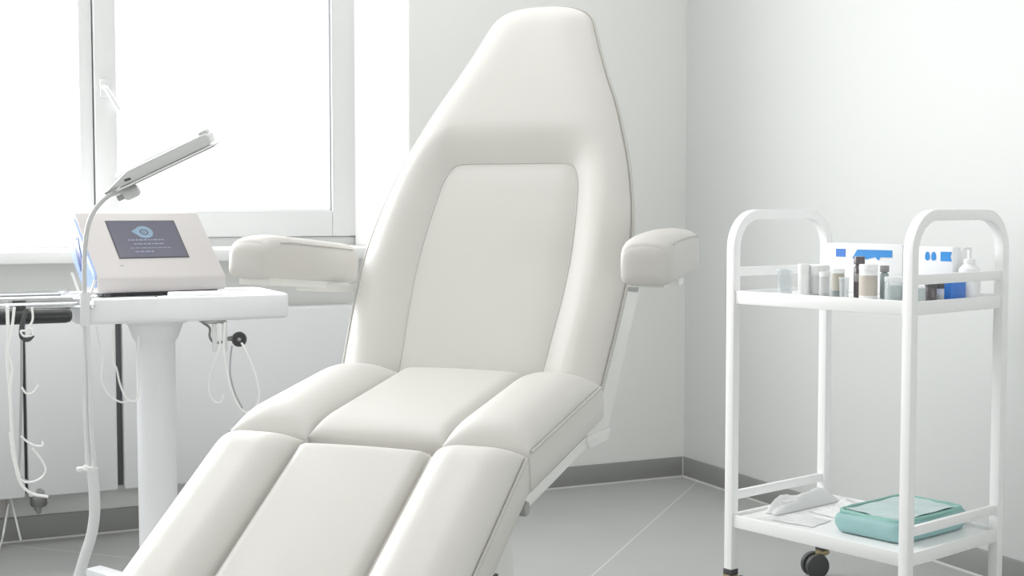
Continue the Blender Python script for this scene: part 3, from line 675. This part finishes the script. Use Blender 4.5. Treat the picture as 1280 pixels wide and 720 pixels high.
# ------------------------------------------------------------------ trolley (local: x = short side, y = long side)
tro = empty('instrument_trolley', (2.149, 2.424, 0), math.radians(14.98))
tag(tro, 'white two-shelf steel instrument trolley on casters in front of the wall', 'trolley')
TW, TL = .396, .537; hs = .0128; ZH = 1.05; ra = .088
for y in (0, TL):
    zt = ZH - hs; path = [(0, y, .09)]
    for k in range(9):
        a = pi - k * pi / 2 / 8; path.append((ra + ra * math.cos(a), y, zt - ra + ra * math.sin(a)))
    for k in range(9):
        a = pi / 2 - k * pi / 2 / 8; path.append((TW - ra + ra * math.cos(a), y, zt - ra + ra * math.sin(a)))
    path.append((TW, y, .09))
    MB().tube(path, hs, sect=RSQ, normal=(0, 1, 0)).build('end_frame', M['steel_white'], tro, smooth=40)
def shelf(ztop):
    a, b, c, d = hs, TW - hs, hs * .2, TL - hs * .2
    a2 = -hs * .6; b2 = TW + hs * .6
    b_ = MB()
    b_.box((a - .004, c, ztop - .014), (b + .004, d, ztop - .010))              # deck
    b_.box((a2, hs, ztop - .034), (a2 + .008, TL - hs, ztop), .0015); b_.box((b2 - .008, hs, ztop - .034), (b2, TL - hs, ztop), .0015)   # long lips
    b_.box((hs, -hs * .6, ztop - .034), (TW - hs, -hs * .6 + .008, ztop - .002), .0015); b_.box((hs, TL + hs * .6 - .008, ztop - .034), (TW - hs, TL + hs * .6, ztop - .002), .0015)
    b_.box((-.006, hs, ztop - .0145), (TW + .006, TL - hs, ztop - .0105))
    return b_.build('shelf', M['steel_white'], tro)
Z1, Z2 = .837, .242
shelf(Z1); shelf(Z2)
for z in (.886, .290):
    for y in (0, TL): MB().box((hs, y - .006, z - .012), (TW - hs, y + .006, z + .012), .002).build('guard_rail', M['steel_white'], tro)
for x in (0, TW):
    for y in (0, TL):
        MB().box((x - .0145, y - .0145, .078), (x + .0145, y + .0145, .094), .002).build('post_cap', M['dark_rubber'], tro)
        an = {(0, 0): 40, (TW, 0): 100, (0, TL): 15, (TW, TL): 152}[(x, y)]
        c = empty('caster', (x, y, 0), math.radians(an)); c.parent = tro
        MB().lathe([(0, .078), (.012, .078), (.012, .092), (0, .092)], 18).build('stem', M['steel'], c)
        fk = MB().lathe([(0, .066), (.017, .066), (.021, .070), (.021, .076), (.012, .080), (0, .080)], 20)
        fk.prism([(-.012, .072), (.016, .072), (.040, .036), (.030, .028), (.008, .040)], 1, -.0045, .0045, .001)
        fk.build('fork', M['brass'], c)
        for sy in (-1, 1): MB().lathe([(0, -.010), (.024, -.011), (.033, -.008), (.036, 0), (.033, .008), (.024, .011), (0, .010)], 28, (.022, sy * .0165, .036), (0, 1, 0)).build('wheel', M['dark_rubber'], c)
TM = Matrix.Translation(tro.location) @ Matrix.Rotation(tro.rotation_euler.z, 4, 'Z')
ZD = Z1 - .0094
def ti(name, u, v, label, cat, z=ZD, rz=0.0, group=None):
    p = TM @ Vector((u, v, z)); o = empty(name, p, tro.rotation_euler.z + rz); return tag(o, label, cat, group)
def jar(name, u, v, r, h, body, capm, caph, label, cat, fill=None, fillh=0, capr=None, neck=0, group=None):
    o = ti(name, u, v, label, cat, group=group); capr = capr or r * 1.03
    MB().lathe([(0, 0), (r * .92, 0), (r, .003), (r, h - caph - neck - .002), (r * .95, h - caph - neck), (r * (.6 if neck else .93), h - caph), (0, h - caph)], 24).build('body', body, o)
    if capm: MB().lathe([(0, h - caph), (capr, h - caph), (capr, h - .002), (capr * .94, h), (0, h)], 24).build('cap', capm, o)
    if fill: MB().lathe([(0, .002), (r * .85, .002), (r * .88, .004), (r * .88, fillh), (0, fillh)], 20).build('contents', fill, o)
    return o
def clear_cup(name, u, v, r0, r1, h, label, cat='cup', m='clear'):
    o = ti(name, u, v, label, cat)
    MB().lathe([(0, 0), (r0, 0), (r1, h), (r1 - .0022, h), (r0 - .002, .003), (0, .003)], 28, cap=False).build('body', M[m], o)
    MB().tube([(r1 * math.cos(2 * pi * k / 28), r1 * math.sin(2 * pi * k / 28), h) for k in range(28)], .0017, 6, closed=True).build('rim', M['frost'], o); return o
clear_cup('measuring_cup', .120, .462, .018, .021, .064, 'small clear plastic cup at the far end of the upper shelf')
jar('jar', .128, .408, .0145, .080, M['white_plastic'], M['white_plastic'], .020, 'slim all-white jar between the clear cup and the lidded clear tub', 'jar')
o = jar('tub', .165, .385, .027, .078, M['frost'], M['white_plastic'], .026, 'clear tub with a tall white screw lid on the upper shelf', 'tub', M['white_plastic'], .045)
jar('vial', .128, .340, .014, .062, M['frost'], M['white_plastic'], .012, 'small clear vial with a white cap next to the lidded tub', 'vial', M['grey_label'], .006)
o = jar('vial', .118, .293, .0185, .072, M['clear'], M['frost'], .006, 'vial of beige powder over a dark teal base on the upper shelf', 'vial', M['amber'], .060)
MB().lathe([(0, .001), (.0180, .001), (.0184, .016), (0, .016)], 20).build('dark_base', M['teal_dark'], o)
o = jar('bottle', .140, .243, .0135, .104, M['dark_liquid'], M['dark_liquid'], .020, 'tall dark brown bottle with a dark cap among the vials', 'bottle', neck=.008)
MB().lathe([(.0138, .040), (.0140, .041), (.0140, .060), (.0138, .061)], 20, cap=False).build('label', M['grey_label'], o)
clear_cup('specimen_cup', .104, .262, .011, .012, .050, 'narrow clear tube in front of the dark brown bottle', 'tube')
o = jar('bottle', .118, .200, .0225, .086, M['white_plastic'], M['white_plastic'], .014, 'white bottle with a wide beige label in front of the blue-striped box', 'bottle')
MB().lathe([(.0226, .008), (.0228, .009), (.0228, .058), (.0226, .059)], 24, cap=False).build('label', M['beige'], o)
jar('bottle', .168, .187, .011, .082, M['grey_teal'], M['grey_label'], .016, 'thin grey bottle squeezed behind the beige-labelled bottle', 'bottle', neck=.006)
o = jar('vial', .118, .124, .023, .058, M['clear'], M['frost'], .012, 'squat clear vial with grey-green liquid nearest the front post', 'vial', M['grey_teal'], .036)
o = jar('vial', .106, .046, .0150, .040, M['clear'], None, .002, 'low clear vial of grey-green liquid behind the front post', 'vial', M['grey_teal'], .034)
jar('vial', .153, .044, .0140, .044, M['dark_liquid'], M['dark_rubber'], .010, 'low dark vial with a black cap behind the end rail', 'vial')
o = jar('vial', .190, .046, .0125, .042, M['frost'], M['dark_rubber'], .012, 'low pale vial with a black cap beside the blue tub', 'vial', M['teal_dark'], .014)
# blue tub
o = ti('tub', .246, .048, 'small solid blue tub behind the end rail of the upper shelf', 'tub')
MB().box((-.034, -.022, 0), (.034, .022, .042), .004).build('body', M['navy'], o)
MB().box((-.035, -.023, .040), (.035, .023, .046), .003).build('lid', M['blue'], o)
# pump bottle
o = ti('pump_bottle', .318, .042, 'white pump bottle standing at the corner of the upper shelf', 'bottle')
MB().lathe([(0, 0), (.024, 0), (.027, .004), (.027, .055), (.025, .075), (.014, .086), (.012, .088), (0, .088)], 26).build('body', M['white_plastic'], o)
pm = MB().lathe([(0, .088), (.014, .088), (.014, .098), (.006, .100), (.0045, .101), (.0045, .128), (0, .128)], 20); pm.tube([(0, 0, .126), (-.018, .004, .127), (-.026, .006, .122)], .0035, 8)
pm.build('pump', M['white_plastic'], o)
# cartons with blue print
def carton(u0, u1, v0, v1, h, label):
    o = ti('carton', (u0 + u1) / 2, (v0 + v1) / 2, label, 'box'); a, b = (u1 - u0) / 2, (v1 - v0) / 2
    bd = MB().box((-a, -b, 0), (a, b, h), .0015).build('box_body', M['carton'], o)
    MB().box((-a + .001, -b + .001, h - .0005), (a - .001, b - .001, h + .0012), .0005).build('box_lid', M['carton'], o); return o, a, b
o, a, b = carton(.30, .365, .225, .462, .130, 'long white carton with blue printed bands on the upper shelf')
def bandf(o, x, y0, y1, z0, z1, m, name): MB().box((x - .0012, min(y0, y1), z0), (x + .0006, max(y0, y1), z1)).build(name, m, o)
# the face towards the room is at -x; +y is the far end
bandf(o, -a, b - .060, b - .029, .095, .117, M['navy'], 'blue_mark')
MB().prism([(b - .082, .092), (b - .098, .116), (-b + .030, .116), (-b + .030, .097), (-b + .066, .097), (-b + .072, .088), (-b + .082, .097), (-b + .110, .090), (-b + .124, .092)], 0, -a - .0012, -a + .0006).build('blue_band', M['blue'], o)
o, a, b = carton(.303, .368, .080, .220, .126, 'white carton with two small blue printed marks beside the pump bottle')
bandf(o, -a, b - .012, b - .007, .094, .106, M['ink'], 'dark_mark')
gm = MB()
for yc in (b - .068, b - .086): gm.prism([(yc + .0078 * math.cos(q_) * (1.05 if q_ > pi else .9), .104 + .0118 * math.sin(q_)) for q_ in [2 * pi * k / 10 for k in range(10)]], 0, -a - .0012, -a + .0006)
gm.build('blue_mark', M['blue'], o)
MB().prism([(-b + .034, .092), (-b + .034, .116), (-b + .002, .116), (-b + .006, .104), (-b + .002, .092)], 0, -a - .0012, -a + .0006).build('blue_band', M['blue'], o)

# teal wrapped pack on the lower shelf
ZL = Z2 - .0090
pk = ti('drape_pack', .228, .167, 'teal folded drape pack in clear film on the lower shelf', 'drape pack', z=ZL)
bm = bmesh.new(); nx, ny = 36, 24; hx, hy = .156, .108
def sup(t, e): return math.copysign(abs(t) ** e, t)
vs, fs = [], []
prof = [(.86, 0), (.94, .003), (.985, .014), (1.0, .026), (.99, .038), (.965, .046), (.93, .050)]
nn = 72
def pout(s, k):
    a_ = 2 * pi * k / nn; c, s_ = math.cos(a_), math.sin(a_)
    return (hx * s * sup(c, .22), hy * s * sup(s_, .22))
for s, z in prof:
    for k in range(nn):
        x, y = pout(s, k); vs.append((x + .002 * math.sin(y * 70 + z * 90), y + .002 * math.sin(x * 60), z * (1 + .06 * math.sin(x * 30 + y * 20))))
for i in range(len(prof) - 1):
    for k in range(nn): fs.append((i * nn + k, i * nn + (k + 1) % nn, (i + 1) * nn + (k + 1) % nn, (i + 1) * nn + k))
fs.append(tuple(range(nn))[::-1]); fs.append(tuple((len(prof) - 1) * nn + k for k in range(nn)))
MB().add(vs, fs).build('wrapped_drape', M['teal'], pk, smooth=60)
# film window on top with a raised hem
vs, fs = [], []
for i in range(13):
    for j in range(9):
        x = -hx * .80 + hx * 1.60 * i / 12; y = -hy * .76 + hy * 1.52 * j / 8
        vs.append((x, y, .0560 + .0018 * math.sin(x * 55 + y * 35) + .0012 * math.sin(y * 120 - x * 40)))
for i in range(12):
    for j in range(8): fs.append((i * 9 + j, (i + 1) * 9 + j, (i + 1) * 9 + j + 1, i * 9 + j + 1))
MB().add(vs, fs).build('film_window', M['teal_pale'], pk, smooth=60)
hem = []
for k in range(nn):
    x, y = pout(.885, k); hem.append((x, y, .0525 + .001 * math.sin(k * 1.7)))
MB().tube(hem, .0058, 8, closed=True).build('hem', M['teal_edge'], pk)

# crumpled pouches and small white things on the lower shelf
def pouch(u, v, w, l, h, rz, label, seed, m='pouch'):
    o = ti('sachet', u, v, label, 'sachet', z=ZL, rz=rz); r = random.Random(seed); n = 14; vs, fs = [], []
    ph = [r.uniform(0, 6) for _ in range(6)]
    for top in (1, 0):
        for i in range(n + 1):
            for j in range(n + 1):
                x = -1 + 2 * i / n; y = -1 + 2 * j / n
                e = (1 - x ** 4) * (1 - y ** 4)
                z = .0006 + (top * h * e * (.75 + .25 * math.sin(3 * x + ph[0]) * math.cos(4 * y + ph[1])) + top * .0035 * e * math.sin(9 * x + 5 * y + ph[2]))
                vs.append((x * w / 2 * (1 + .03 * math.sin(5 * y + ph[3])), y * l / 2 * (1 + .03 * math.sin(6 * x + ph[4])), z if top else .0003))
    k = (n + 1) ** 2
    for b in (0, k):
        for i in range(n):
            for j in range(n): fs.append((b + i * (n + 1) + j, b + (i + 1) * (n + 1) + j, b + (i + 1) * (n + 1) + j + 1, b + i * (n + 1) + j + 1))
    MB().add(vs, fs).build('film', M[m], o, smooth=70)
    MB().box((-w * .32, -l * .25, .001), (w * .32, l * .2, max(.004, h * .6)), .0015).build('contents', M['white_plastic'], o); return o
pouch(.335, .405, .055, .075, .020, .3, 'white film sachet lying alone mid-shelf towards the far end', 1)
pouch(.245, .385, .085, .11, .012, -.1, 'wide flat clear sachet beside the teal pack', 2)
pouch(.335, .30, .055, .075, .024, .7, 'plump white sachet touching the hem of the teal pack', 3)
pouch(.110, .390, .10, .12, .008, .15, 'large flat white sachet near the front lip of the lower shelf', 4)
pouch(.245, .492, .28, .052, .046, 0, 'long plump white film pack lying against the end rail of the lower shelf', 5)
# clear strip box near the back
o = ti('blister_tray', .345, .395, 'clear ribbed blister tray behind the sachets on the lower shelf', 'tray', z=ZL + .0)
o.location = TM @ Vector((.350, .395 - .20 + .20, ZL)); 
bt = MB().box((-.022, -.05, 0), (.022, .05, .004), .001)
for k in range(5): bt.lathe([(0, .004), (.008, .004), (.0075, .012), (.005, .014), (0, .014)], 14, (0, -.038 + .019 * k, 0))
bt.build('body', M['frost'], o)
o.location = TM @ Vector((.368, .260 + .0, ZL))

# ------------------------------------------------------------------ light
w = bpy.data.worlds.new('world'); SC.world = w; w.use_nodes = True; nt = w.node_tree
bg = nt.nodes['Background']; bg.inputs['Color'].default_value = (1, 1, 1, 1); bg.inputs['Strength'].default_value = 1.5
def area(name, loc, rot, sx, sy, power, color=(1, 1, 1)):
    l = bpy.data.lights.new(name, 'AREA'); l.shape = 'RECTANGLE'; l.size = sx; l.size_y = sy; l.energy = power; l.color = color
    o = bpy.data.objects.new(name, l); COL.objects.link(o); o.location = loc; o.rotation_euler = rot; return o
area('window_daylight', (-.1, YB + .50, 1.70), (math.radians(-78), 0, 0), 2.4, 1.5, 195)
area('overhead_fill', (1.35, 3.3, 2.72), (0, 0, 0), 2.0, 1.6, 17)  # added soft overhead fill, set back so the backrest front stays darker
area('side_fill', (XL + .05, 2.3, 1.3), (0, math.radians(-90), 0), 1.6, 2.0, 9)  # added fill from the left wall, where there is no window
area('room_fill', (1.9, -1.5, .7), (math.radians(90), 0, 0), 1.8, 1.2, 19)

SC.view_settings.view_transform = 'Standard'
SC.view_settings.look = 'None'
SC.view_settings.exposure = 0.06
SC.view_settings.gamma = 1.16
SC.cycles.max_bounces = 8
SC.cycles.transparent_max_bounces = 16
